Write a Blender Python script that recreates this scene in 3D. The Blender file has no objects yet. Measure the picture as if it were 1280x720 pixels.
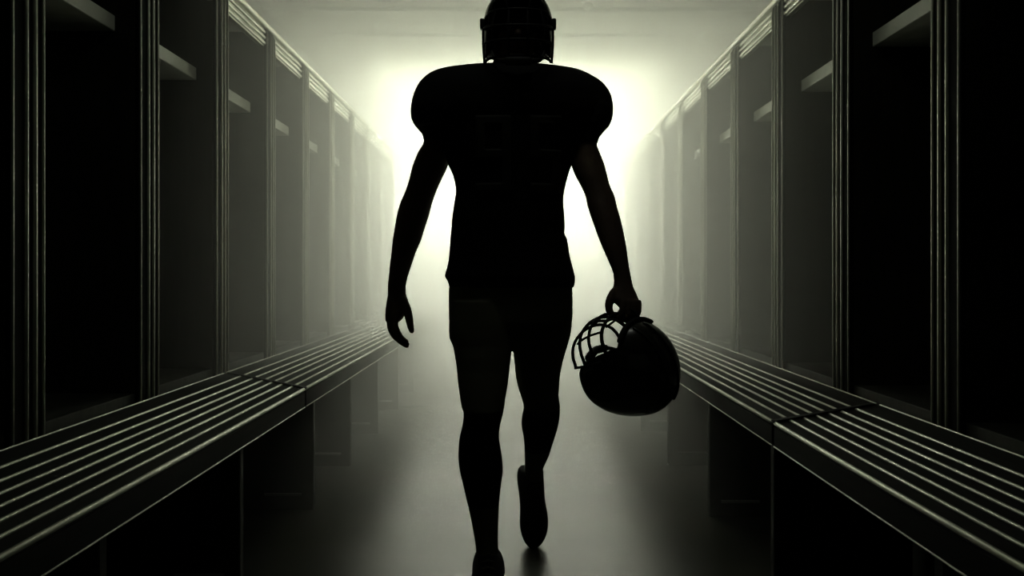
import bpy, bmesh, math, random
from mathutils import Vector, Matrix
from mathutils.bvhtree import BVHTree

random.seed(7)
C = bpy.context.scene.collection
PI = math.pi
F, CX, CY, H = 1000.0, 644.0, 340.0, 0.98      # focal length in px, principal point, camera height


def P(px, py, d):
    return Vector(((px - CX) / F * d, d, H - (py - CY) / F * d))


# ------------------------------------------------------------------ materials
def mat(name, col, rough=0.6, metal=0.0, spec=0.5, noise=None, bump=None, coat=0.0, rnoise=None):
    m = bpy.data.materials.new(name)
    m.use_nodes = True
    nt = m.node_tree
    b = nt.nodes['Principled BSDF']
    b.inputs['Base Color'].default_value = (*col, 1)
    b.inputs['Roughness'].default_value = rough
    b.inputs['Metallic'].default_value = metal
    b.inputs['Specular IOR Level'].default_value = spec
    b.inputs['Coat Weight'].default_value = coat
    tc = nt.nodes.new('ShaderNodeTexCoord')
    if noise:
        scale, amt, stretch = noise
        mp = nt.nodes.new('ShaderNodeMapping')
        mp.inputs['Scale'].default_value = stretch
        nt.links.new(tc.outputs['Object'], mp.inputs['Vector'])
        n = nt.nodes.new('ShaderNodeTexNoise')
        n.inputs['Scale'].default_value = scale
        n.inputs['Detail'].default_value = 6
        nt.links.new(mp.outputs[0], n.inputs['Vector'])
        r = nt.nodes.new('ShaderNodeValToRGB')
        r.color_ramp.elements[0].position = 0.3
        r.color_ramp.elements[1].position = 0.7
        r.color_ramp.elements[0].color = (*[c * (1 - amt) for c in col], 1)
        r.color_ramp.elements[1].color = (*[min(1, c * (1 + amt)) for c in col], 1)
        nt.links.new(n.outputs['Fac'], r.inputs['Fac'])
        nt.links.new(r.outputs['Color'], b.inputs['Base Color'])
    if rnoise:
        scale, lo, hi = rnoise
        n = nt.nodes.new('ShaderNodeTexNoise')
        n.inputs['Scale'].default_value = scale
        n.inputs['Detail'].default_value = 5
        nt.links.new(tc.outputs['Object'], n.inputs['Vector'])
        mr = nt.nodes.new('ShaderNodeMapRange')
        mr.inputs['From Min'].default_value = 0.3
        mr.inputs['From Max'].default_value = 0.7
        mr.inputs['To Min'].default_value = lo
        mr.inputs['To Max'].default_value = hi
        nt.links.new(n.outputs['Fac'], mr.inputs['Value'])
        nt.links.new(mr.outputs[0], b.inputs['Roughness'])
    if bump:
        scale, dist = bump
        n = nt.nodes.new('ShaderNodeTexNoise')
        n.inputs['Scale'].default_value = scale
        n.inputs['Detail'].default_value = 4
        nt.links.new(tc.outputs['Object'], n.inputs['Vector'])
        bp = nt.nodes.new('ShaderNodeBump')
        bp.inputs['Distance'].default_value = dist
        bp.inputs['Strength'].default_value = 0.5
        nt.links.new(n.outputs['Fac'], bp.inputs['Height'])
        nt.links.new(bp.outputs[0], b.inputs['Normal'])
    return m


M = {
    'floor': mat('polished_concrete', (0.05, 0.052, 0.042), 0.2, spec=0.32, noise=(1.3, .10, (1, 1, 1)), rnoise=(.8, .27, .30)),
    'wall': mat('painted_wall', (0.30, 0.31, 0.26), 0.8, spec=0.3, bump=(60, .001)),
    'ceiling': mat('ceiling_paint', (0.2, 0.205, 0.17), 0.85, spec=0.2, bump=(80, .001)),
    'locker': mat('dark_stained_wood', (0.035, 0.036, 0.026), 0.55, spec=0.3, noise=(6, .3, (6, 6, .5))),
    'stile': mat('matt_black_stile', (0.012, 0.0125, 0.010), 0.85, spec=0.1),
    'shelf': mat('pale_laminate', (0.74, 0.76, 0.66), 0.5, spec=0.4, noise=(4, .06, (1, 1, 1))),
    'bead': mat('brushed_metal_trim', (0.52, 0.53, 0.45), 0.36, metal=0.85, rnoise=(9, .32, .45)),
    'rail': mat('worn_metal_rail', (0.55, 0.56, 0.48), 0.36, metal=0.8, rnoise=(12, .40, .54)),
    'plank': mat('dark_bench_plank', (0.012, 0.0125, 0.010), 0.75, spec=0.12, noise=(5, .35, (6, .5, 6)), bump=(40, .001)),
    'support': mat('dark_support_panel', (0.03, 0.031, 0.024), 0.6, spec=0.25, noise=(5, .2, (1, 1, 1))),
    'strap': mat('black_joint_strap', (0.01, 0.01, 0.009), 0.6, spec=0.3),
    'skin': mat('skin', (0.115, 0.078, 0.052), 0.6, spec=0.25, noise=(30, .08, (1, 1, 1))),
    'jersey': mat('black_jersey_mesh', (0.012, 0.012, 0.011), 0.85, spec=0.15, bump=(14, .006)),
    'number': mat('grey_number_print', (0.04, 0.041, 0.033), 0.75, spec=0.2),
    'pants': mat('football_trousers', (0.085, 0.088, 0.055), 0.75, spec=0.2, bump=(16, .005)),
    'stocking': mat('black_stocking', (0.01, 0.01, 0.01), 0.9, spec=0.1, bump=(120, .001)),
    'sock': mat('grey_ankle_sock', (0.08, 0.083, 0.055), 0.85, spec=0.15, bump=(120, .001)),
    'shoe': mat('black_boot_leather', (0.010, 0.010, 0.009), 0.8, spec=0.15),
    'sole': mat('black_rubber_sole', (0.012, 0.012, 0.011), 0.85, spec=0.12),
    'shell': mat('black_helmet_shell', (0.012, 0.013, 0.011), 0.22, spec=0.5, coat=0.3, rnoise=(8, .18, .28)),
    'mask': mat('black_mask_bars', (0.012, 0.012, 0.011), 0.55, spec=0.2),
    'pad': mat('dark_helmet_padding', (0.02, 0.02, 0.018), 0.8, spec=0.2, bump=(60, .002)),
    'strapc': mat('dark_chin_strap', (0.03, 0.03, 0.026), 0.6),
    'hair': mat('dark_hair', (0.01, 0.008, 0.006), 0.7),
    'eye': mat('eye_white', (0.6, 0.58, 0.55), 0.3),
    'iris': mat('brown_iris', (0.05, 0.025, 0.012), 0.2),
    'lip': mat('lip', (0.15, 0.06, 0.05), 0.5),
}


# ------------------------------------------------------------------ helpers
def obj(name, bm, m=None, parent=None, smooth=False, ang=None):
    me = bpy.data.meshes.new(name)
    bmesh.ops.recalc_face_normals(bm, faces=bm.faces)
    bm.to_mesh(me)
    bm.free()
    o = bpy.data.objects.new(name, me)
    C.objects.link(o)
    if m is not None:
        me.materials.append(M[m])
    if smooth:
        for p in me.polygons:
            p.use_smooth = True
        if ang:
            try:
                me.set_sharp_from_angle(angle=math.radians(ang))
            except Exception:
                pass
    if parent is not None:
        o.parent = parent
    return o


def tag(o, label=None, cat=None, group=None, kind=None):
    if label: o['label'] = label
    if cat: o['category'] = cat
    if group: o['group'] = group
    if kind: o['kind'] = kind
    return o


def empty(name, loc=(0, 0, 0), parent=None):
    o = bpy.data.objects.new(name, None)
    o.empty_display_size = .05
    C.objects.link(o)
    o.location = loc
    if parent is not None: o.parent = parent
    return o


def copy_tree(o, parent=None):
    c = o.copy()
    C.objects.link(c)
    c.parent = parent
    for ch in list(o.children):
        copy_tree(ch, c)
    return c


def box(bm, x0, x1, y0, y1, z0, z1, bev=0.0, seg=2):
    v = bmesh.ops.create_cube(bm, size=1)['verts']
    for p in v:
        p.co = Vector((x0 + (p.co.x + .5) * (x1 - x0), y0 + (p.co.y + .5) * (y1 - y0), z0 + (p.co.z + .5) * (z1 - z0)))
    if bev > 0:
        es = list({e for p in v for e in p.link_edges})
        bmesh.ops.bevel(bm, geom=es, offset=bev, segments=seg, affect='EDGES', profile=.5)


def prism(bm, pts, axis, a0, a1):
    """extrude a closed 2D outline between a0 and a1; axis 'y': pts are (x,z); axis 'z': pts are (x,y)"""
    def mk(p, a):
        return (p[0], a, p[1]) if axis == 'y' else (p[0], p[1], a)
    A = [bm.verts.new(mk(p, a0)) for p in pts]
    B = [bm.verts.new(mk(p, a1)) for p in pts]
    n = len(pts)
    for i in range(n):
        bm.faces.new((A[i], A[(i + 1) % n], B[(i + 1) % n], B[i]))
    bm.faces.new(A)
    bm.faces.new(list(reversed(B)))


def rings(bm, R, cap=True):
    vs = [[bm.verts.new(p) for p in r] for r in R]
    n = len(R[0])
    for a, b in zip(vs, vs[1:]):
        for i in range(n):
            bm.faces.new((a[i], a[(i + 1) % n], b[(i + 1) % n], b[i]))
    if cap:
        bm.faces.new(vs[0])
        bm.faces.new(list(reversed(vs[-1])))


def sgnpow(v, e):
    return math.copysign(abs(v) ** e, v)


def catmull(pts, k):
    """densify rows of equal-length tuples"""
    out = []
    n = len(pts)
    for i in range(n - 1):
        p0, p1, p2, p3 = pts[max(0, i - 1)], pts[i], pts[i + 1], pts[min(n - 1, i + 2)]
        for j in range(k):
            t = j / k
            out.append(tuple(.5 * (2 * b + (c - a) * t + (2 * a - 5 * b + 4 * c - d) * t * t + (3 * b - a - 3 * c + d) * t ** 3)
                             for a, b, c, d in zip(p0, p1, p2, p3)))
    out.append(tuple(pts[-1]))
    return out


def rows(bm, R, n=32, ex=1.0, inset=0.0, dome=True):
    """R: (py, xl, xr, d, thick).  Horizontal slices: superellipse sections."""
    rr = []
    for (py, xl, xr, d, th) in R:
        a = P(xl, py, d)
        b = P(xr, py, d)
        hw = max(.002, (b.x - a.x) / 2 - inset)
        ht = max(.002, th / 2 - inset)
        cx = (a.x + b.x) / 2
        rr.append([Vector((cx + hw * sgnpow(math.cos(t), ex), d + ht * sgnpow(math.sin(t), ex), a.z))
                   for t in [2 * PI * i / n for i in range(n)]])
    if dome:
        for idx, nxt in ((0, 1), (-1, -2)):
            r = rr[idx]
            c = sum(r, Vector()) / len(r)
            away = (c - sum(rr[nxt], Vector()) / len(r)).normalized()
            h = min((p - c).length for p in r) * .35
            new1 = [c + (p - c) * .8 + away * h * .45 for p in r]
            new2 = [c + (p - c) * .4 + away * h * .9 for p in r]
            if idx == 0:
                rr = [new2, new1] + rr
            else:
                rr = rr + [new1, new2]
    rings(bm, rr)


def tube(bm, pts, rad, n=12, closed=False, flat=1.0):
    """tapered tube through pts (Vectors) with round ends"""
    pts = [Vector(p) for p in pts]
    if not hasattr(rad, '__len__'):
        rad = [rad] * len(pts)
    R = []
    up = None
    m = len(pts)
    for i, p in enumerate(pts):
        if closed:
            t = (pts[(i + 1) % m] - pts[i - 1]).normalized()
        else:
            t = (pts[min(m - 1, i + 1)] - pts[max(0, i - 1)]).normalized()
        if up is None:
            up = Vector((0, 0, 1)) if abs(t.z) < .8 else Vector((0, 1, 0))
        s = t.cross(up).normalized()
        up = s.cross(t).normalized()
        R.append((p, s, up.copy(), rad[i], t))
    def ring(p, s, u, r):
        return [p + s * r * math.cos(a) + u * r * flat * math.sin(a) for a in [2 * PI * k / n for k in range(n)]]
    L = [ring(p, s, u, r) for (p, s, u, r, t) in R]
    if closed:
        vs = [[bm.verts.new(q) for q in r] for r in L]
        for i in range(m):
            a, b = vs[i], vs[(i + 1) % m]
            for k in range(n):
                bm.faces.new((a[k], a[(k + 1) % n], b[(k + 1) % n], b[k]))
        return
    p, s, u, r, t = R[0]
    L = [ring(p - t * r * .9, s, u, r * .35), ring(p - t * r * .55, s, u, r * .8)] + L
    p, s, u, r, t = R[-1]
    L = L + [ring(p + t * r * .55, s, u, r * .8), ring(p + t * r * .9, s, u, r * .35)]
    rings(bm, L)


def smooth_path(pts, k=6):
    return [Vector(p) for p in catmull([tuple(p) for p in pts], k)]


def sphere(bm, c, r, sc=(1, 1, 1), u=20, v=14, rot=None):
    vs = bmesh.ops.create_uvsphere(bm, u_segments=u, v_segments=v, radius=r)['verts']
    for p in vs:
        q = Vector((p.co.x * sc[0], p.co.y * sc[1], p.co.z * sc[2]))
        if rot: q = rot @ q
        p.co = q + Vector(c)


def remesh(name, bm, voxel, sm, m, parent, factor=.5):
    """fuse overlapping closed shapes into one continuous skin"""
    me = bpy.data.meshes.new('tmp')
    bmesh.ops.recalc_face_normals(bm, faces=bm.faces)
    bm.to_mesh(me)
    bm.free()
    o = bpy.data.objects.new('tmp', me)
    C.objects.link(o)
    md = o.modifiers.new('r', 'REMESH')
    md.mode = 'VOXEL'
    md.voxel_size = voxel
    md.use_smooth_shade = True
    if sm:
        s = o.modifiers.new('s', 'SMOOTH')
        s.iterations = sm
        s.factor = factor
    dg = bpy.context.evaluated_depsgraph_get()
    new = bpy.data.meshes.new_from_object(o.evaluated_get(dg))
    new.name = name
    bpy.data.objects.remove(o)
    bpy.data.meshes.remove(me)
    new.materials.clear()
    new.materials.append(M[m])
    for p in new.polygons:
        p.use_smooth = True
    r = bpy.data.objects.new(name, new)
    C.objects.link(r)
    if parent is not None:
        r.parent = parent
    return r


# ------------------------------------------------------------------ the room
ZC = 2.92
Y0, Y1 = -1.6, 9.4
XW = 1.86


def slab(name, x0, x1, y0, y1, z0, z1, m, kind='structure', bev=0):
    bm = bmesh.new()
    box(bm, x0, x1, y0, y1, z0, z1, bev)
    return tag(obj(name, bm, m), kind=kind)


slab('floor', -XW - .1, XW + .1, Y0, Y1, -.1, 0, 'floor')
slab('ceiling', -XW - .1, XW + .1, Y0, Y1, ZC, ZC + .1, 'ceiling')
slab('wall_left', -XW - .1, -XW, Y0, Y1, 0, ZC, 'wall')
slab('wall_right', XW, XW + .1, Y0, Y1, 0, ZC, 'wall')
slab('wall_far', -XW - .1, XW + .1, Y1, Y1 + .1, -.1, ZC + .1, 'wall')
slab('wall_near', -XW - .1, XW + .1, Y0 - .1, Y0, -.1, ZC + .1, 'wall')
# shallow dropped beams crossing the ceiling
for k, (y, h) in enumerate(((5.86, .03), (6.5, .03))):
    slab('trim_%d' % (k + 1), -XW, XW, y, y + .34, ZC - h, ZC, 'ceiling', bev=.006)

# ------------------------------------------------------------------ lockers
PITCH = 0.70
LK = {-1: (1.27, 1.32, .69), 1: (1.21, 1.45, .72)}      # side: (distance of the fronts from the aisle's centre, y of the first bay)
ZT = 2.235


def make_locker():
    """open locker bay in local axes: front at x=0 facing +x (towards the aisle), bay runs 0..PITCH in y"""
    root = empty('locker')
    depth = .50
    bm = bmesh.new()
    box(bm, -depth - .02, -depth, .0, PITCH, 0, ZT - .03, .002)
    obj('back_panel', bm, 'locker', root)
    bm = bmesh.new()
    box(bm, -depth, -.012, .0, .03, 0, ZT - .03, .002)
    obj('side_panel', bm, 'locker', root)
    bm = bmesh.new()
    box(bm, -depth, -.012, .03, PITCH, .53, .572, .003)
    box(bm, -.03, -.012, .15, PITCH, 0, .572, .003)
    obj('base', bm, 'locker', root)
    bm = bmesh.new()
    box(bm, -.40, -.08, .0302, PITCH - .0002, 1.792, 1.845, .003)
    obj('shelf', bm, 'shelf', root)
    bm = bmesh.new()
    box(bm, -.05, 0, 0.0005, .15, 0, ZT - .015, .003)
    st = obj('stile', bm, 'stile', root)
    for yy, r in ((.004, .0045), (.062, .006), (.100, .0065), (.138, .0045)):
        bm = bmesh.new()
        tube(bm, [(0.002, yy + .003, 0.02), (0.002, yy + .003, ZT - .03)], r, 10)
        obj('bead', bm, 'bead', st, smooth=True, ang=50)
    bm = bmesh.new()
    # fascia profile with three horizontal ribs
    z0, z1 = ZT - .105, ZT - .012
    pts = [(-.035, z0), (-.012, z0)]
    nr = 3
    for k in range(nr):
        a = z0 + .004 + (z1 - z0 - .008) * k / nr
        b = z0 + .004 + (z1 - z0 - .008) * (k + 1) / nr
        g = (b - a)
        pts += [(-.012, a + g * .12), (-.004, a + g * .22), (-.001, a + g * .4), (-.002, a + g * .62), (-.012, a + g * .74)]
    pts += [(-.012, z1), (-.035, z1)]
    prism(bm, pts, 'y', .15, PITCH)
    obj('fascia', bm, 'bead', root, smooth=True, ang=30)
    bm = bmesh.new()
    pts = [(-depth - .02, ZT - .012), (.004, ZT - .012), (.012, ZT - .006), (.016, ZT + .004), (.012, ZT + .012), (.002, ZT + .016), (-depth - .02, ZT + .016)]
    prism(bm, pts, 'y', 0, PITCH)
    obj('crown', bm, 'bead', root, smooth=True, ang=40)
    return root


proto = make_locker()
NB = 11
ordn = ['first', 'second', 'third', 'fourth', 'fifth', 'sixth', 'seventh', 'eighth', 'ninth', 'tenth', 'eleventh']
used = False
for side in (-1, 1):
    X, ys, pt_ = LK[side]
    for k in range(NB):
        if ys + (k + 1) * pt_ > Y1 + .01:
            continue
        o = proto if not used else copy_tree(proto)
        used = True
        o.location = (side * X, ys + k * pt_, 0)
        o.scale = (-side, pt_ / PITCH, 1)
        sd = 'left' if side < 0 else 'right'
        if k == 0:
            lb = 'dark open locker bay at the very edge of the photo in the %s row' % sd
        elif k < 6:
            lb = 'dark open locker bay with pale shelf, %s from the near end of the %s row' % (ordn[k], sd)
        else:
            lb = 'hazy open locker bay, %s from the near end of %s row, faint' % (ordn[k], sd)
        tag(o, lb, 'locker', 'open lockers along the %s wall' % sd)

# ------------------------------------------------------------------ benches
ZB = .55
BX = {-1: (.78, [.784, .844, .900, .955, 1.010, 1.070, 1.143, 1.250], 1.262),
      1: (.743, [.747, .805, .858, .910, .962, 1.016, 1.080, 1.193], 1.202)}


def make_bench(side, yf0, yb0, yf1, yb1, sup, label):
    """yf/yb: depth of the end cuts at the front and back edge"""
    xf, rl, xb = BX[side]
    root = empty('bench', (side * xf, (yf0 + yf1) / 2, 0))
    off = Vector((side * xf, (yf0 + yf1) / 2, 0))

    def Y(x, e):
        t = (x - xf) / (xb - xf)
        return (yf0 + (yb0 - yf0) * t, yf1 + (yb1 - yf1) * t)[e]

    bm = bmesh.new()
    prism(bm, [(side * xf, Y(xf, 0)), (side * xb, Y(xb, 0)), (side * xb, Y(xb, 1)), (side * xf, Y(xf, 1))], 'z', ZB - .072, ZB - .012)
    es = list(bm.edges)
    bmesh.ops.bevel(bm, geom=es, offset=.004, segments=2, affect='EDGES')
    bmesh.ops.translate(bm, vec=-off, verts=bm.verts)
    obj('seat_board', bm, 'plank', root, smooth=True, ang=35)
    # dark slats between the rails
    for a, b in zip(rl, rl[1:]):
        bm = bmesh.new()
        x0, x1 = a + .0065, b - .0065
        prism(bm, [(side * x0, Y(x0, 0)), (side * x1, Y(x1, 0)), (side * x1, Y(x1, 1)), (side * x0, Y(x0, 1))], 'z', ZB - .013, ZB - .004)
        bmesh.ops.bevel(bm, geom=list(bm.edges), offset=.002, segments=1, affect='EDGES')
        bmesh.ops.translate(bm, vec=-off, verts=bm.verts)
        obj('slat', bm, 'plank', root)
    for i, x in enumerate(rl):
        bm = bmesh.new()
        r = .0062 if i == 0 else (.003 if i == len(rl) - 1 else .0048)
        tube(bm, [(side * x, Y(x, 0) + .008, ZB - .005), (side * x, Y(x, 1) - .008, ZB - .005)], r, 12)
        bmesh.ops.translate(bm, vec=-off, verts=bm.verts)
        obj('rail', bm, 'rail', root, smooth=True, ang=50)
    bm = bmesh.new()
    tube(bm, [(side * (xf - .001), Y(xf, 0) + .006, ZB - .071), (side * (xf - .001), Y(xf, 1) - .006, ZB - .071)], .0022, 8)
    bmesh.ops.translate(bm, vec=-off, verts=bm.verts)
    obj('edge_strip', bm, 'rail', root, smooth=True, ang=50)
    xs = xf + (.055 if side < 0 else .036)
    for y in sup:
        bm = bmesh.new()
        # upright panel with a low slot through it
        zt = ZB - .074
        xa, xc, xd, xe = xs, xs + .045, xs + .20, xb - .01
        za, zb_ = .056, .068
        y0, y1 = y, y + .035
        for (p, q, r, s) in ((xa, xc, 0, zt), (xc, xd, 0, za), (xc, xd, zb_, zt), (xd, xe, 0, zt)):
            X0, X1 = sorted((side * p, side * q))
            box(bm, X0, X1, y0, y1, r, s)
        bmesh.ops.remove_doubles(bm, verts=bm.verts, dist=1e-5)
        bmesh.ops.translate(bm, vec=-off, verts=bm.verts)
        obj('support_panel', bm, 'support', root)
        bm = bmesh.new()
        X0, X1 = sorted((side * (xs - .002), side * (xs + .0005)))
        box(bm, X0, X1, y0 + .004, y1 - .004, 0.002, zt, .0)
        bmesh.ops.translate(bm, vec=-off, verts=bm.verts)
        obj('edge_band', bm, 'support', root)
    # black strap over the far cut
    return tag(root, label, 'bench', 'slatted benches in front of the lockers')


YE = Y1 - .02
G = .012
make_bench(-1, -.4, -.4, 2.97, 3.45, (.75, 1.6, 2.42), 'near slatted bench on the left, black with bright metal rails, running out of the frame')
make_bench(-1, 2.97 + G, 3.45 + G, YE, YE, (3.30, 4.04, 4.85, 5.7, 6.55, 7.4, 8.3), 'far slatted bench on the left, beyond the joint, fading into haze')
make_bench(1, -.4, -.4, 2.30, 2.63, (.60, 1.45), 'near slatted bench on the right, black with bright metal rails, running out of the frame')
make_bench(1, 2.30 + G, 2.63 + G, YE, YE, (2.40, 3.20, 4.06, 4.92, 5.8, 6.65, 7.5, 8.4), 'far slatted bench on the right, beyond the joint, behind the carried helmet')
for side, (yf, yb, nm) in {-1: (2.97, 3.45, 'left'), 1: (2.30, 2.63, 'right')}.items():
    xf, rl, xb = BX[side]
    bm = bmesh.new()
    pts = []
    n = 24
    for e in (0, 1):
        for i in range(n + 1):
            t = i / n if e == 0 else 1 - i / n
            x = xf - .003 + (xb - .03 - xf) * t
            y = yf + G / 2 + (yb - yf) * (x - xf) / (xb - xf) + (-.011 if e == 0 else .011)
            pts.append((side * x, y))
    prism(bm, pts, 'z', ZB - .003, ZB + .0025)
    o = obj('joint_strap', bm, 'strap')
    tag(o, 'thin black strap lying across the joint of the %s benches' % nm, 'strap')

# ------------------------------------------------------------------ small fitting on the ceiling
bm = bmesh.new()
sphere(bm, (0, 0, 0), .035, (1, 1, .8))
bmesh.ops.translate(bm, vec=(0, 0, -.04), verts=bm.verts)
r0 = empty('sprinkler_head', (.52, 5.72, ZC))
tag(r0, 'small pale round fitting hanging from the ceiling, right of the player', 'sprinkler')
obj('cap', bm, 'shelf', r0, smooth=True)
bm = bmesh.new()
bmesh.ops.create_cone(bm, cap_ends=True, segments=24, radius1=.045, radius2=.055, depth=.012)
bmesh.ops.translate(bm, vec=(0, 0, -.006), verts=bm.verts)
obj('flange', bm, 'shelf', r0, smooth=True, ang=40)


# ------------------------------------------------------------------ helmets
def make_helmet(root, shell_name='shell', compact=False):
    """local axes: face towards -Y, crown +Z, ears +-X, centre of the shell at the origin"""
    HX, HY, HZ = .117, .140, .127
    def edge(phi):
        # phi: 0 = front, pi = back. returns how far down (degrees from the crown) the shell reaches
        a = abs(phi)
        brow = 62 + 4 * (a / .9) ** 2
        def ss(lo, hi, x):
            t = min(1, max(0, (x - lo) / (hi - lo)))
            return t * t * (3 - 2 * t)
        jaw = 168
        e = brow + (jaw - brow) * ss(math.radians(50), math.radians(66), a)
        nape = 142
        e = e + (nape - e) * ss(math.radians(98), math.radians(130), a)
        return e

    def pt(phi, deg, off=0.0):
        th = math.radians(deg)
        fx, fy = HX + off, HY + off
        if deg <= 90:
            s, c = math.sin(th), math.cos(th)
            x, y, z = fx * s, fy * s, (HZ + off) * c
        else:
            u = math.radians(deg - 90)
            k = 1 + .045 * math.sin(u * 1.5) - .09 * (u / 1.36) ** 4
            back = max(0, -math.cos(phi))
            ky = math.cos(u * .62) * back + (1 - .30 * (u / 1.36) ** 2) * (1 - back)
            x, y, z = fx * k, fy * ky, -(.116 + off) * math.sin(u)
        return Vector((x * math.sin(phi), -y * math.cos(phi), z))

    def surf(off, n=132, m=34, grow=0.0):
        bm = bmesh.new()
        top = bm.verts.new(pt(0, 0, off))
        V = []
        for j in range(1, m + 1):
            row = []
            for i in range(n):
                phi = -PI + 2 * PI * (i + .5) / n
                row.append(bm.verts.new(pt(phi, (edge(phi) - grow) * j / m, off)))
            V.append(row)
        for i in range(n):
            bm.faces.new((top, V[0][i], V[0][(i + 1) % n]))
            for j in range(m - 1):
                bm.faces.new((V[j][i], V[j + 1][i], V[j + 1][(i + 1) % n], V[j][(i + 1) % n]))
        return bm

    def solid(o, t, offv):
        md = o.modifiers.new('s', 'SOLIDIFY')
        md.thickness = t
        md.offset = offv
        md.use_rim = True

    sh = obj(shell_name, surf(0), 'shell', root, smooth=True)
    solid(sh, .006, -1)
    par = sh
    pd = obj('padding', surf(-.008, 96, 24, 1.5), 'pad', None, smooth=True)
    solid(pd, .016, -1)
    # front bumper
    bm = bmesh.new()
    pts = [pt(a, edge(a) - 2, .003) for a in [math.radians(x) for x in range(-42, 43, 6)]]
    tube(bm, pts, .006, 10, flat=1.6)
    bump = obj('bumper', bm, 'mask', None, smooth=True)
    # ridge over the crown
    bm = bmesh.new()
    for sx in (-1, 1):
        pts = []
        for dg in range(-50, 61, 5):
            q = pt(0 if dg < 0 else PI, abs(dg), .0)
            q.x = sx * .022
            q.z -= .001
            pts.append(q)
        tube(bm, pts, .0035, 8)
    ridge = obj('ridge', bm, 'shell', None, smooth=True)
    # facemask: bars that bulge out in front of the opening
    bm = bmesh.new()
    def arc(z, dy, wide, zs, r=.0054 if compact else .0042, back=1.0, n=16, bx_=.955):
        pts = []
        for i in range(n + 1):
            a = -1 + 2 * i / n
            ang = a * math.radians(wide)
            x = HX * bx_ * math.sin(ang) / math.sin(math.radians(wide)) * back
            y = -(HY * .46 + (dy - HY * .46) * math.cos(a * PI / 2) ** .75)
            pts.append(Vector((x, y, z + zs * abs(a) ** 2)))
        tube(bm, pts, r, 8)
        return pts
    top = arc(.006, .164, 80, .012, bx_=.86)
    mid = arc(-.048, .174, 80, .022)
    low = arc(-.092, .170, 80, .010)
    chin = arc(-.138, .150, 80, -.0, back=.96)
    for x, t0 in ((-.030, 0), (.030, 0)):
        pts = [Vector((x, -.158, .007)), Vector((x, -.169, -.045)), Vector((x, -.166, -.092)), Vector((x, -.147, -.138))]
        tube(bm, smooth_path(pts, 5), .0052 if compact else .004, 8)
    # bars from the brow down to the upper bar and the side returns
    for sx in (-1, 1):
        tube(bm, smooth_path([pt(sx * .32, 60, .004), Vector((sx * .040, -.156, .045)), Vector((sx * .034, -.158, .007))], 5), .004, 8)
        tube(bm, smooth_path([Vector((sx * .070, -.136, .010)), Vector((sx * .080, -.138, -.036)), Vector((sx * .080, -.132, -.088)), Vector((sx * .068, -.122, -.130))], 5), .004, 8)
        tube(bm, smooth_path([Vector((sx * (HX - .016), -.066, .018)), Vector((sx * (HX - .003), -.062, -.02)), Vector((sx * (HX - .002), -.062, -.075)), Vector((sx * (HX - .006), -.064, -.138))], 5), .004, 8)
    if compact:                       # a shorter cage that hugs the opening
        for v in bm.verts:
            if v.co.z < 0: v.co.z *= .80
            if v.co.y < -.11: v.co.y = -.11 + (v.co.y + .11) * .85
            v.co.x *= .97
    fm = obj('face_mask', bm, 'mask', None, smooth=True)
    # clips and screws on the sides
    clips = []
    for sx in (-1, 1):
        bm = bmesh.new()
        X0, X1 = sorted((sx * (HX - .006), sx * (HX + .009)))
        box(bm, X0, X1, -.066, -.036, -.026, .008, .005, 3)
        clips.append(obj('clip', bm, 'mask', None, smooth=True, ang=50))
    # chin strap hanging from the jaw flaps
    bm = bmesh.new()
    cp = [Vector((-.088, -.050, -.100)), Vector((-.072, -.096, -.138)), Vector((-.030, -.125, -.150)), Vector((.030, -.125, -.150)), Vector((.072, -.096, -.138)), Vector((.088, -.050, -.100))]
    tube(bm, smooth_path(cp, 6), [.004] * 31, 8, flat=2.0)
    tube(bm, smooth_path([Vector((-.035, -.122, -.148)), Vector((0, -.130, -.150)), Vector((.035, -.122, -.148))], 5), .012, 10, flat=1.3)
    if compact:
        bmesh.ops.translate(bm, vec=(0, .055, .030), verts=bm.verts)
    cs = obj('chin_strap', bm, 'strapc', None, smooth=True)
    # ear holes
    return sh, [pd, bump, ridge, fm, cs] + clips


# ------------------------------------------------------------------ the player
person = empty('person', (P(640, 720, 2.6).x, 2.6, 0))
tag(person, 'football player in dark jersey, helmet and trousers walking forward between the benches', 'person')
PO = person.location.copy()


def adopt(o, par=None):
    """parent keeping world coordinates: the geometry was made in world space"""
    par = par or person
    o.parent = par
    inv = par.matrix_world
    off = Vector(PO) if par is person else Vector((0, 0, 0))
    if par is person:
        o.location = o.location - off
    return o


# silhouettes: (py, x left, x right, depth, thickness)
arm_l = [(150, 520, 556, 2.76, .12), (176, 530, 562, 2.78, .125), (190, 523, 563, 2.79, .125), (207, 516, 560, 2.80, .125), (225, 511.5, 551.5, 2.81, .12),
         (240, 506.5, 545, 2.82, .115), (255, 500, 540, 2.825, .11), (270, 496, 536, 2.83, .112), (285, 493.5, 531, 2.835, .108), (300, 491, 526.5, 2.84, .10),
         (315, 489.5, 520, 2.845, .09), (330, 487.5, 515, 2.85, .08), (345, 486, 510, 2.855, .068), (357, 484.6, 507.5, 2.86, .058), (367, 484.8, 507, 2.86, .054)]
arm_r = [(150, 722, 760, 2.70, .12), (178, 718, 746.5, 2.69, .125), (190, 716, 749, 2.68, .125), (205, 714, 755, 2.665, .125), (220, 719.5, 759, 2.645, .12),
         (232, 726, 762, 2.63, .115), (245, 731.5, 768, 2.61, .108), (258, 734.5, 771, 2.59, .11), (272, 739, 775, 2.57, .108), (286, 744, 778.5, 2.55, .10),
         (300, 749, 781.3, 2.53, .092), (315, 755.5, 783.7, 2.51, .082), (330, 762, 785.7, 2.49, .07), (342, 766.5, 788, 2.475, .06), (355, 767.5, 790.5, 2.46, .055)]
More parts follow.
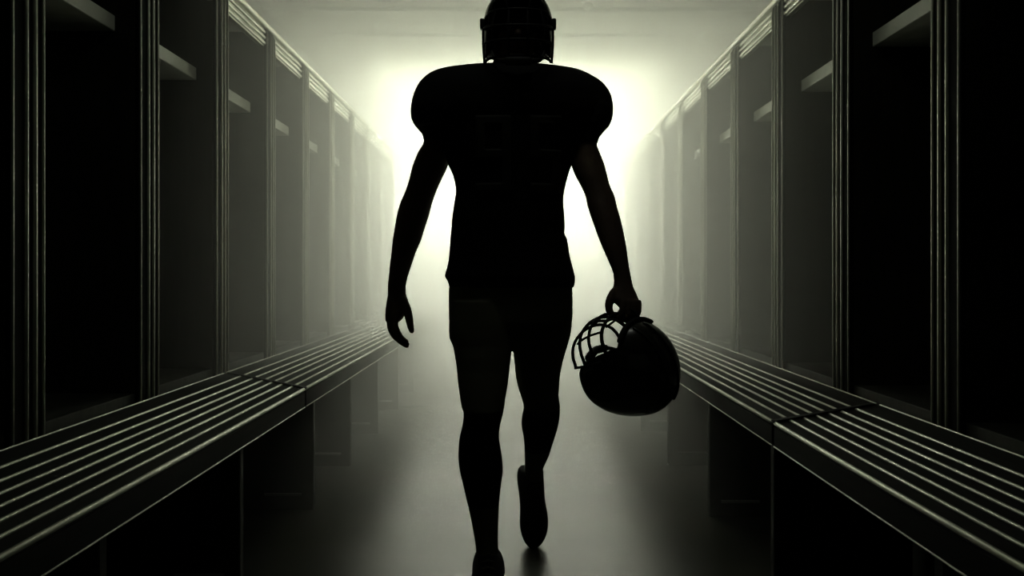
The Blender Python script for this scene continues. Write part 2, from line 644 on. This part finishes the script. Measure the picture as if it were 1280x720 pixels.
leg_l = [(380, 563, 638, 2.70, .20), (400, 562, 640, 2.68, .205), (425, 563.5, 641, 2.66, .20), (445, 568.5, 639, 2.63, .19), (462, 571, 637, 2.61, .18), (480, 572.5, 635, 2.58, .165),
         (497, 575, 632, 2.555, .155), (515, 579, 629.5, 2.535, .15), (530, 578, 625.8, 2.53, .14), (545, 574.5, 624, 2.53, .138), (560, 573, 626, 2.53, .138), (575, 572.8, 628.2, 2.53, .135),
         (590, 574.8, 628.8, 2.53, .125), (603, 578, 627, 2.525, .115), (620, 581.8, 625, 2.52, .10), (635, 585.5, 623.8, 2.515, .092), (650, 588.6, 623.2, 2.51, .085),
         (665, 591.5, 622.8, 2.505, .08), (680, 594, 622.8, 2.50, .082), (697, 595.5, 624.5, 2.495, .09), (715, 596, 626, 2.49, .09)]
leg_r = [(380, 640, 714, 2.74, .20), (400, 641, 714.5, 2.74, .205), (422, 641, 712.5, 2.74, .20), (440, 641.5, 707, 2.735, .19), (455, 643.2, 703, 2.73, .18), (470, 644.5, 700, 2.725, .165),
         (485, 647.8, 699, 2.72, .15), (497, 651.8, 698.5, 2.72, .145), (508, 654.5, 700, 2.725, .14), (520, 652.2, 700, 2.745, .14), (532, 651.6, 698, 2.78, .14), (545, 654, 694.3, 2.82, .13),
         (557, 655.2, 690.3, 2.86, .12), (568, 655.6, 687, 2.89, .105), (577, 655.8, 683, 2.92, .095), (587, 656, 678.8, 2.95, .088), (600, 657, 678, 2.98, .085)]
torso = [(100, 596, 690, 2.72, .17), (110, 568, 716, 2.73, .21), (125, 552, 730, 2.73, .235), (145, 546, 736, 2.72, .25), (170, 545, 732, 2.71, .25), (195, 556, 722, 2.71, .24),
         (208, 561, 714.5, 2.71, .235), (222, 567, 710, 2.71, .232), (238, 570, 705.5, 2.71, .228), (255, 568, 704.5, 2.71, .225), (275, 565.4, 705.5, 2.71, .225), (292, 564, 706, 2.715, .225),
         (310, 562.5, 709, 2.72, .23), (330, 561.5, 713, 2.72, .235), (350, 561.5, 715, 2.72, .235), (375, 562, 715, 2.72, .225), (395, 566, 712, 2.72, .20)]

# ---- body: one continuous skin, slimmer than the clothes where clothed
bm = bmesh.new()
rows(bm, catmull([(a, b + 3, c - 3, d, t - .016) for a, b, c, d, t in torso], 3), 36, .85)
rows(bm, catmull(arm_l, 3), 26, .95)
rows(bm, catmull(arm_r, 3), 26, .95)
rows(bm, catmull([(a, b + 2.4, c - 2.4, d, t - .012) for a, b, c, d, t in leg_l], 2), 26)
rows(bm, catmull([(a, b + 2.4, c - 2.4, d, t - .012) for a, b, c, d, t in leg_r], 2), 26)
HC = P(647.5, 33, 2.70)                          # centre of the helmet worn
# neck and head
rows(bm, catmull([(50, 622, 671, 2.70, .13), (70, 619, 667, 2.71, .125), (80, 615, 671, 2.72, .13), (88, 612, 673, 2.72, .135), (98, 602, 684, 2.725, .15), (112, 588, 700, 2.73, .17)], 3), 28)
hc = HC + Vector((0, .01, -.018))
sphere(bm, hc + Vector((0, .016, .022)), .088, (.87, 1.06, 1.0), 28, 20)
sphere(bm, hc + Vector((0, -.018, -.052)), .066, (.88, 1.0, 1.02), 24, 16)
sphere(bm, hc + Vector((0, -.052, -.098)), .026, (1.2, .85, .75), 16, 12)        # chin
for sx in (-1, 1):
    sphere(bm, hc + Vector((sx * .040, -.058, -.030)), .026, (1, .8, .8), 14, 10)  # cheek
    sphere(bm, hc + Vector((sx * .078, .016, -.010)), .026, (.28, .62, 1.15), 14, 10)  # ear
    tube(bm, [hc + Vector((sx * .012, -.079, .020)), hc + Vector((sx * .046, -.066, .021))], [.009, .007], 8)  # brow
tube(bm, [hc + Vector((0, -.078, .010)), hc + Vector((0, -.088, -.012)), hc + Vector((0, -.101, -.034))], [.008, .010, .013], 10)   # nose
for sx in (-1, 1):
    sphere(bm, hc + Vector((sx * .011, -.090, -.038)), .008, (1, 1, .8), 10, 8)
tube(bm, [hc + Vector((-.022, -.080, -.062)), hc + Vector((0, -.090, -.061)), hc + Vector((.022, -.080, -.062))], [.004, .006, .004], 8)
tube(bm, [hc + Vector((-.019, -.079, -.071)), hc + Vector((0, -.088, -.073)), hc + Vector((.019, -.079, -.071))], [.004, .006, .004], 8)
# his right hand (left in the photo), hanging open, fingers curled towards the thigh
D = 2.86
rows(bm, catmull([(360, 485, 507.5, D, .054), (368, 484.8, 507.5, D, .052), (376, 483.4, 510.5, D, .060), (385, 482.2, 510, D, .074), (393, 481.6, 507, D, .080), (401, 482, 501, D, .078)], 3), 24, .9)
fing = [
    ([(487, 396), (486.6, 408), (491.5, 419), (499.5, 427), (505, 431)], 2.890, (.0100, .0088, .0074)),
    ([(489, 396), (488.8, 409), (493.5, 420.5), (502, 429), (508.5, 432.6)], 2.870, (.0104, .0096, .0080)),
    ([(492.5, 396), (492.2, 408), (496.2, 418.5), (503.5, 426.5), (509.3, 430.2)], 2.850, (.0106, .0098, .0082)),
    ([(495.5, 396), (494.8, 406), (497.6, 415.5), (503.2, 423), (508.2, 426.8)], 2.830, (.0102, .0094, .0080)),
]
for pts, d, (r0_, r1_, r2_) in fing:
    q = smooth_path([P(x, y, d + .012 * i * 0) for i, (x, y) in enumerate(pts)], 4)
    n = len(q)
    rr = []
    for i in range(n):
        t = i / (n - 1)
        r = r0_ + (r1_ - r0_) * min(1, t * 2) if t < .5 else r1_ + (r2_ - r1_) * (t - .5) * 2
        r *= 1 + .07 * math.cos(t * PI * 4)
        rr.append(r)
    tube(bm, q, rr, 12)
tube(bm, smooth_path([P(503, 374, 2.845), P(508.5, 386, 2.835), P(511.3, 398, 2.825), P(513.2, 408, 2.82), P(514.6, 413.6, 2.82)], 4),
     [.0150, .0155, .0158, .0160, .0160, .0158, .0155, .0152, .0148, .0142, .0136, .0130, .0124, .0118, .0112, .0106, .0100], 14)
# his left hand (right in the photo), closed round the bars of the carried helmet
rows(bm, catmull([(350, 767.5, 789.7, 2.465, .055), (358, 766.5, 791.3, 2.455, .055), (366, 761.5, 795, 2.445, .058), (373, 761.5, 798, 2.435, .062), (379, 768, 799.5, 2.43, .062), (386, 775, 800.3, 2.428, .058)], 3), 24, .85)
for k, (xs_, ln, r) in enumerate(((778, 402.5, .0105), (786, 403, .0108), (793.2, 400.5, .0102), (798.6, 396.5, .0088))):
    q = smooth_path([P(xs_ - (0 if k else -1), 378, 2.408), P(xs_, 390, 2.396), P(xs_ - 1, ln - 5, 2.399), P(xs_ - 2, ln - 2.5, 2.420), P(xs_ - 3, ln - 6.5, 2.440), P(xs_ - 3, 390 - k * .5, 2.446)], 4)
    rr = [r * (1.04 - .22 * i / (len(q) - 1)) * (1 + .06 * math.cos(i / (len(q) - 1) * PI * 4)) for i in range(len(q))]
    tube(bm, q, rr, 12)
tube(bm, smooth_path([P(768, 365, 2.435), P(762.8, 374, 2.418), P(761, 383, 2.408), P(763, 391, 2.404), P(768.5, 396, 2.402)], 4),
     [.0140, .0140, .0138, .0136, .0134, .0132, .0130, .0127, .0124, .0120, .0117, .0114, .0111, .0108, .0105, .0102, .0098], 14)
body = remesh('body', bm, .0042, 3, 'skin', None)
adopt(body)

# eyes and lips sit on the head
for sx in (-1, 1):
    bm = bmesh.new()
    sphere(bm, hc + Vector((sx * .029, -.064, .006)), .0125, (1, 1, .8), 16, 12)
    e = adopt(obj('eye', bm, 'eye', None, smooth=True))
    bm = bmesh.new()
    sphere(bm, hc + Vector((sx * .029, -.0745, .006)), .0052, (1, .45, 1), 14, 10)
    i_ = obj('iris', bm, 'iris', e, smooth=True)
bm = bmesh.new()
sphere(bm, hc + Vector((0, .026, .026)), .090, (.88, 1.04, 1.0), 28, 20)
bmesh.ops.bisect_plane(bm, geom=list(bm.verts) + list(bm.edges) + list(bm.faces), plane_co=hc + Vector((0, .0, .01)), plane_no=(0, -.55, -.84), clear_outer=True)
adopt(obj('hair', bm, 'hair', None, smooth=True))

# ---- jersey with the pads' bulk in it
bm = bmesh.new()
sh_rows = [(85.5, 562, 600, 2.74, .16), (90, 546, 735 - 15, 2.735, .21), (96, 534, 738, 2.735, .25), (103, 526.5, 749.5, 2.735, .28), (110, 521.8, 756.8, 2.735, .30), (118, 518.2, 762, 2.735, .315),
           (126, 515.8, 764.6, 2.735, .32), (136, 514, 765.9, 2.735, .325), (146, 514, 765.6, 2.735, .32), (153, 516, 763.8, 2.735, .31), (160, 520.5, 760, 2.735, .295), (165.5, 526, 755.5, 2.735, .27)]
# body of the jersey
jb = [(84.3, 594, 686, 2.735, .13), (86.3, 568, 702, 2.735, .17), (89.5, 548, 722, 2.735, .20), (92, 541, 730, 2.735, .225)] + [(a, b, c, d, t) for a, b, c, d, t in sh_rows[2:-1]]
rows(bm, catmull(jb, 2), 48, .78, dome=False)
jt = [(120, 548, 734, 2.72, .27), (150, 547, 733, 2.715, .27), (175, 549, 728, 2.71, .262), (195, 556.5, 720.5, 2.71, .255), (208, 561, 714, 2.71, .25), (220, 566.5, 710, 2.71, .245), (238, 570.2, 705.5, 2.71, .242),
      (252, 568.3, 704, 2.71, .24), (270, 565.6, 705.4, 2.71, .24), (285, 564.4, 706, 2.712, .24), (293, 563.6, 705.4, 2.715, .242), (299, 563, 709, 2.717, .244), (315, 562, 711.3, 2.72, .246),
      (327, 560.6, 713.8, 2.72, .25), (337, 558.2, 716.6, 2.72, .256), (345, 555.8, 718.6, 2.72, .262), (349, 558.5, 718.8, 2.72, .258), (354, 560.5, 718.4, 2.72, .252), (359.5, 562, 717.4, 2.72, .245)]
rows(bm, catmull(jt, 2), 48, .8, dome=False)
# sleeves
rows(bm, [(135, 518, 560, 2.755, .19), (150, 516.5, 562, 2.76, .19), (160, 521, 562, 2.765, .18), (168, 528, 562, 2.77, .16), (173, 529.4, 562, 2.775, .148), (177.5, 529.8, 562, 2.78, .142)], 28, .9, dome=False)
rows(bm, [(135, 720, 764, 2.715, .19), (150, 718, 764.5, 2.71, .19), (158, 717, 761, 2.705, .18), (164.5, 717, 755, 2.70, .16), (172, 717, 749, 2.695, .148), (181, 716, 746.3, 2.69, .142)], 28, .9, dome=False)
# collar
nk = [P(x, 0, 2.725) for x in (0,)]
cz = P(643, 88, 2.725)
cp = [cz + Vector((.081 * math.cos(a), .070 * math.sin(a) - .004, .012 * math.sin(a))) for a in [2 * PI * i / 28 for i in range(28)]]
tube(bm, cp, .011, 10, closed=True)
jersey = remesh('jersey', bm, .0056, 3, 'jersey', None)
adopt(jersey)

# ---- the number 95 printed on the chest, laid on the cloth
jm = jersey.data
bv = BVHTree.FromPolygons([v.co.copy() for v in jm.vertices], [tuple(p.vertices) for p in jm.polygons])


def digit(cells_px, name):
    """cells_px: rectangles (x0,x1,y0,y1) in chest coordinates"""
    bm = bmesh.new()
    cache = {}
    S = 3.0
    d0 = 2.58
    def vert(i, j):
        if (i, j) in cache: return cache[(i, j)]
        p = P(i * S, j * S, d0)
        hit = bv.ray_cast(Vector((p.x, 1.5, p.z)), Vector((0, 1, 0)))
        loc = hit[0] + Vector((0, -.003, 0)) if hit[0] else p + Vector((0, 9, 0))
        cache[(i, j)] = bm.verts.new(loc)
        return cache[(i, j)]
    done = set()
    for (x0, x1, y0, y1) in cells_px:
        for i in range(round(x0 / S), round(x1 / S)):
            for j in range(round(y0 / S), round(y1 / S)):
                if (i, j) in done: continue
                done.add((i, j))
                q = (vert(i, j), vert(i + 1, j), vert(i + 1, j + 1), vert(i, j + 1))
                if max(v_.co.y for v_ in q) < 2.71 and min(v_.co.y for v_ in q) < 2.70:
                    bm.faces.new(q)
    bmesh.ops.delete(bm, geom=[v for v in bm.verts if not v.link_faces], context='VERTS')
    o = obj(name, bm, 'number', None, smooth=True)
    md = o.modifiers.new('s', 'SOLIDIFY')
    md.thickness = .0015
    return o


def glyph(ox, oy, w, h, t, segs):
    """block numeral from stroke rectangles"""
    r = {'T': (0, w, 0, t), 'M': (0, w, (h - t) / 2, (h + t) / 2), 'B': (0, w, h - t, h), 'TL': (0, t, 0, h / 2), 'TR': (w - t, w, 0, h / 2), 'BL': (0, t, h / 2, h), 'BR': (w - t, w, h / 2, h)}
    return [(ox + r[s][0], ox + r[s][1], oy + r[s][2], oy + r[s][3]) for s in segs]


for ox, wd_, segs in ((594, 45, ('T', 'M', 'B', 'TL', 'TR', 'BR')), (664, 38, ('T', 'M', 'B', 'TL', 'BR'))):
    o = digit(glyph(ox, 144, wd_, 96, 11, segs), 'number')
    o.parent = jersey

# ---- trousers
bm = bmesh.new()
rows(bm, catmull([(325, 570, 706, 2.72, .22), (345, 563, 714, 2.72, .238), (365, 561, 715.6, 2.72, .24), (385, 561, 715.8, 2.72, .238), (402, 561.5, 715, 2.715, .23), (418, 566, 708, 2.71, .20), (430, 590, 690, 2.71, .15)], 3), 40, .82)
pl = [r for r in leg_l if r[0] <= 497]
pl = [(a, b, c, d, t + .006) for a, b, c, d, t in pl]
pl[0] = (375, 562, 637, 2.70, .215); pl[1] = (400, 561.2, 640, 2.68, .218); pl[2] = (422, 561.6, 641, 2.66, .21); pl.insert(3, (431, 565.8, 640, 2.65, .20))
rows(bm, catmull(pl + [(506, 576.5, 630.8, 2.545, .160), (514, 578.4, 629.8, 2.536, .158)], 2), 28, dome=False)
pr = [(a, b, c, d, t + .006) for a, b, c, d, t in leg_r if a <= 485]
pr[0] = (375, 640, 715, 2.74, .215); pr[1] = (400, 641, 715.2, 2.74, .218); pr[2] = (419, 641, 713.2, 2.74, .21)
rows(bm, catmull(pr + [(495, 651.2, 698.2, 2.72, .152), (506, 654.3, 700, 2.725, .15), (512, 654.3, 700.3, 2.73, .148)], 2), 28, dome=False)
pants = adopt(remesh('trousers', bm, .0056, 3, 'pants', None))

# ---- stockings and ankle socks
def sleeve(name, m, src, y0, y1, grow):
    L = catmull(src, 4)
    L = [r for r in L if y0 <= r[0] <= y1]
    bm = bmesh.new()
    rows(bm, [(a, b - grow, c + grow, d, t + grow * .005) for a, b, c, d, t in L], 32, dome=False)
    return adopt(obj(name, bm, m, None, smooth=True, ang=60))


sleeve('stocking', 'stocking', leg_l, 506, 634, -.35)
sleeve('stocking', 'stocking', leg_r, 500, 566, -.35)
sleeve('sock', 'sock', leg_l, 628, 716, -.3)
sleeve('sock', 'sock', leg_r, 560, 600, -.3)

# ---- boots
# trailing boot, heel lifted, standing on its toe
bm = bmesh.new()
rs = [(582.5, 650.5, 662, 3.035, .035), (586, 647.8, 678, 3.015, .085), (592, 646.4, 679.3, 3.005, .108), (602, 646.6, 680, 2.985, .112), (612, 648, 680.6, 2.965, .112), (623, 649.2, 681.2, 2.943, .110), (634, 650, 683, 2.922, .104),
      (645, 649.8, 684.9, 2.902, .094), (655, 649.6, 685.2, 2.884, .084), (665, 651, 684, 2.866, .072), (674, 654, 680.6, 2.850, .060), (680, 657.6, 676.5, 2.840, .048), (685, 662.5, 670.5, 2.833, .03)]
rows(bm, catmull(rs, 3), 30, .9)
b1 = adopt(remesh('boot', bm, .004, 2, 'shoe', None))
bm = bmesh.new()
sl = [P((a + b) / 2, y, d + t / 2 + .001) for y, a, b, d, t in rs[2:]]
wd = [(b - a) / 2 / F * d * .93 for y, a, b, d, t in rs[2:]]
R_ = []
for k, (c, w) in enumerate(zip(sl, wd)):
    tdir = (sl[min(len(sl) - 1, k + 1)] - sl[max(0, k - 1)]).normalized()
    nrm = Vector((0, -tdir.z, tdir.y)).normalized()
    if nrm.y < 0: nrm = -nrm
    R_.append([c + Vector((w * math.cos(a), 0, 0)) + nrm * (.007 * math.sin(a) - .004) for a in [2 * PI * i / 20 for i in range(20)]])
rings(bm, R_)
s1 = obj('sole', bm, 'sole', b1, smooth=True, ang=50)
# planted boot
bm = bmesh.new()
cx = lambda d, px=611: (px - CX) / F * 2.45
R_ = []
for (d, w, z0, z1, dx) in [(2.575, .030, .018, .060, 0), (2.565, .036, .014, .088, 0), (2.54, .041, .012, .108, 0), (2.50, .046, .012, .118, -.001), (2.455, .048, .012, .112, -.001), (2.41, .049, .012, .098, -.002),
                           (2.36, .051, .012, .080, -.003), (2.32, .051, .012, .068, -.004), (2.285, .047, .013, .058, -.004), (2.26, .038, .015, .048, -.003), (2.247, .024, .020, .038, -.002)]:
    xc = cx(d) + dx
    R_.append([Vector((xc + w * sgnpow(math.cos(a), .8), d, (z0 + z1) / 2 + (z1 - z0) / 2 * sgnpow(math.sin(a), .8))) for a in [2 * PI * i / 28 for i in range(28)]])
rings(bm, R_)
rows(bm, [(692, 594, 624.5, 2.50, .092), (697, 592.3, 627, 2.495, .10), (704, 590.6, 630.5, 2.49, .108), (716, 590.0, 631.5, 2.485, .112)], 28, .9)
b2 = adopt(remesh('boot', bm, .004, 2, 'shoe', None))
bm = bmesh.new()
ol = []
for (d, w, dx) in [(2.578, .022, 0), (2.57, .034, 0), (2.54, .043, 0), (2.50, .046, -.001), (2.44, .046, -.001), (2.39, .050, -.002), (2.33, .053, -.003), (2.285, .050, -.004), (2.258, .040, -.003), (2.243, .022, -.002)]:
    ol.append((cx(d) + dx, d, w))
pts = [(x + w, d) for x, d, w in ol] + [(x - w, d) for x, d, w in reversed(ol)]
prism(bm, pts, 'z', .0, .016)
s2 = obj('sole', bm, 'sole', b2)
for b_, spots in ((b2, [P(600, 690, 2.40), P(607, 690, 2.38), P(614, 690, 2.36)]),):
    bm = bmesh.new()
    for k in range(4):
        yy = 2.36 + .028 * k
        zz = .083 + .0105 * k
        tube(bm, [Vector((cx(yy) - .020, yy, zz)), Vector((cx(yy), yy - .004, zz + .006)), Vector((cx(yy) + .016, yy, zz))], .0028, 6)
    obj('laces', bm, 'sock', b_, smooth=True)

# ---- helmet he wears
worn, kids = make_helmet(None, 'helmet')
worn.location = HC
adopt(worn)
for k in kids:
    k.parent = worn
worn['label'] = 'black football helmet with face mask'

# ---- helmet he carries by its mask
held_c = P(793.5, 458, 2.40)
fa = math.radians(115)
tw = math.radians(50)
f = Vector((math.cos(fa), 0, math.sin(fa)))            # where the face opening points
c_ = Vector((math.sin(fa) * math.cos(tw), -math.sin(tw), -math.cos(fa) * math.cos(tw)))          # where the crown points
c_ = (c_ - f * c_.dot(f)).normalized()
xax = (-f).cross(c_).normalized()                      # x = y cross z
rot = Matrix((xax, -f, c_)).transposed().to_4x4()
held = empty('football_helmet')
held.matrix_world = Matrix.Translation(held_c) @ rot @ Matrix.Scale(1.07, 4)
tag(held, "black football helmet carried by its face mask in the player's hand", 'helmet')
hs, kids = make_helmet(held, 'shell', True)
for k in kids:
    k.parent = held

# ------------------------------------------------------------------ haze
hz = bmesh.new()
box(hz, -XW, XW, 2.9, Y1 - .01, .003, ZC - .003)
haze = obj('haze', hz, None)
tag(haze, 'thick pale haze filling the far end of the locker room', 'haze', kind='stuff')
hm = bpy.data.materials.new('haze')
hm.use_nodes = True
nt = hm.node_tree
nt.nodes.clear()
out = nt.nodes.new('ShaderNodeOutputMaterial')
sc = nt.nodes.new('ShaderNodeVolumeScatter')
sc.inputs['Color'].default_value = (.975, .985, .94, 1)
sc.inputs['Anisotropy'].default_value = .1
geo = nt.nodes.new('ShaderNodeNewGeometry')
sep = nt.nodes.new('ShaderNodeSeparateXYZ')
nt.links.new(geo.outputs['Position'], sep.inputs[0])
mr = nt.nodes.new('ShaderNodeMapRange')
mr.interpolation_type = 'SMOOTHSTEP'
mr.inputs['From Min'].default_value = 2.1
mr.inputs['From Max'].default_value = 5.0
mr.inputs['To Min'].default_value = 0.0
mr.inputs['To Max'].default_value = 1.05
nt.links.new(sep.outputs['Y'], mr.inputs['Value'])
nt.links.new(mr.outputs[0], sc.inputs['Density'])
nt.links.new(sc.outputs[0], out.inputs['Volume'])
haze.data.materials.append(hm)

# ------------------------------------------------------------------ light
def area(name, loc, rot, sx, sy, power, col, spread=PI):
    l = bpy.data.lights.new(name, 'AREA')
    l.shape = 'RECTANGLE'
    l.size, l.size_y = sx, sy
    l.energy = power
    l.color = col
    l.spread = spread
    o = bpy.data.objects.new(name, l)
    C.objects.link(o)
    o.location = loc
    o.rotation_euler = rot
    return o


LC = (.93, 1.0, .65)
area('floodlight', (0, Y1 - .06, 1.98), (math.radians(-90), 0, 0), 3.1, 1.6, 4500, LC)
area('haze_fill_light', (0, 7.9, ZC - .03), (0, 0, 0), 2.6, 1.6, 650, LC)  # added fill light with no visible fixture, broadens the glow in the haze
area('ceiling_lamp', (0, 2.3, ZC - .05), (0, 0, 0), .6, .2, .9, (.95, 1.0, .88))

w = bpy.data.worlds.new('world')
bpy.context.scene.world = w
w.use_nodes = True
w.node_tree.nodes['Background'].inputs[0].default_value = (0, 0, 0, 1)
w.node_tree.nodes['Background'].inputs[1].default_value = 0

# ------------------------------------------------------------------ camera
cam = bpy.data.cameras.new('camera')
co = bpy.data.objects.new('camera', cam)
C.objects.link(co)
co.location = (0, 0, H)
co.rotation_euler = (PI / 2, 0, 0)
cam.sensor_width = 36
cam.lens = 36 * F / 1280
cam.shift_x = -(CX - 640) / 1280
cam.shift_y = (CY - 360) / 1280
cam.clip_start = .02
sn = bpy.context.scene
sn.camera = co
sn.view_settings.view_transform = 'Standard'
sn.view_settings.look = 'None'
sn.view_settings.exposure = 0.1
sn.view_settings.gamma = 1
sn.view_settings.use_curve_mapping = False
sn.cycles.volume_step_rate = 2.0
sn.cycles.volume_bounces = 3
sn.cycles.max_bounces = 10
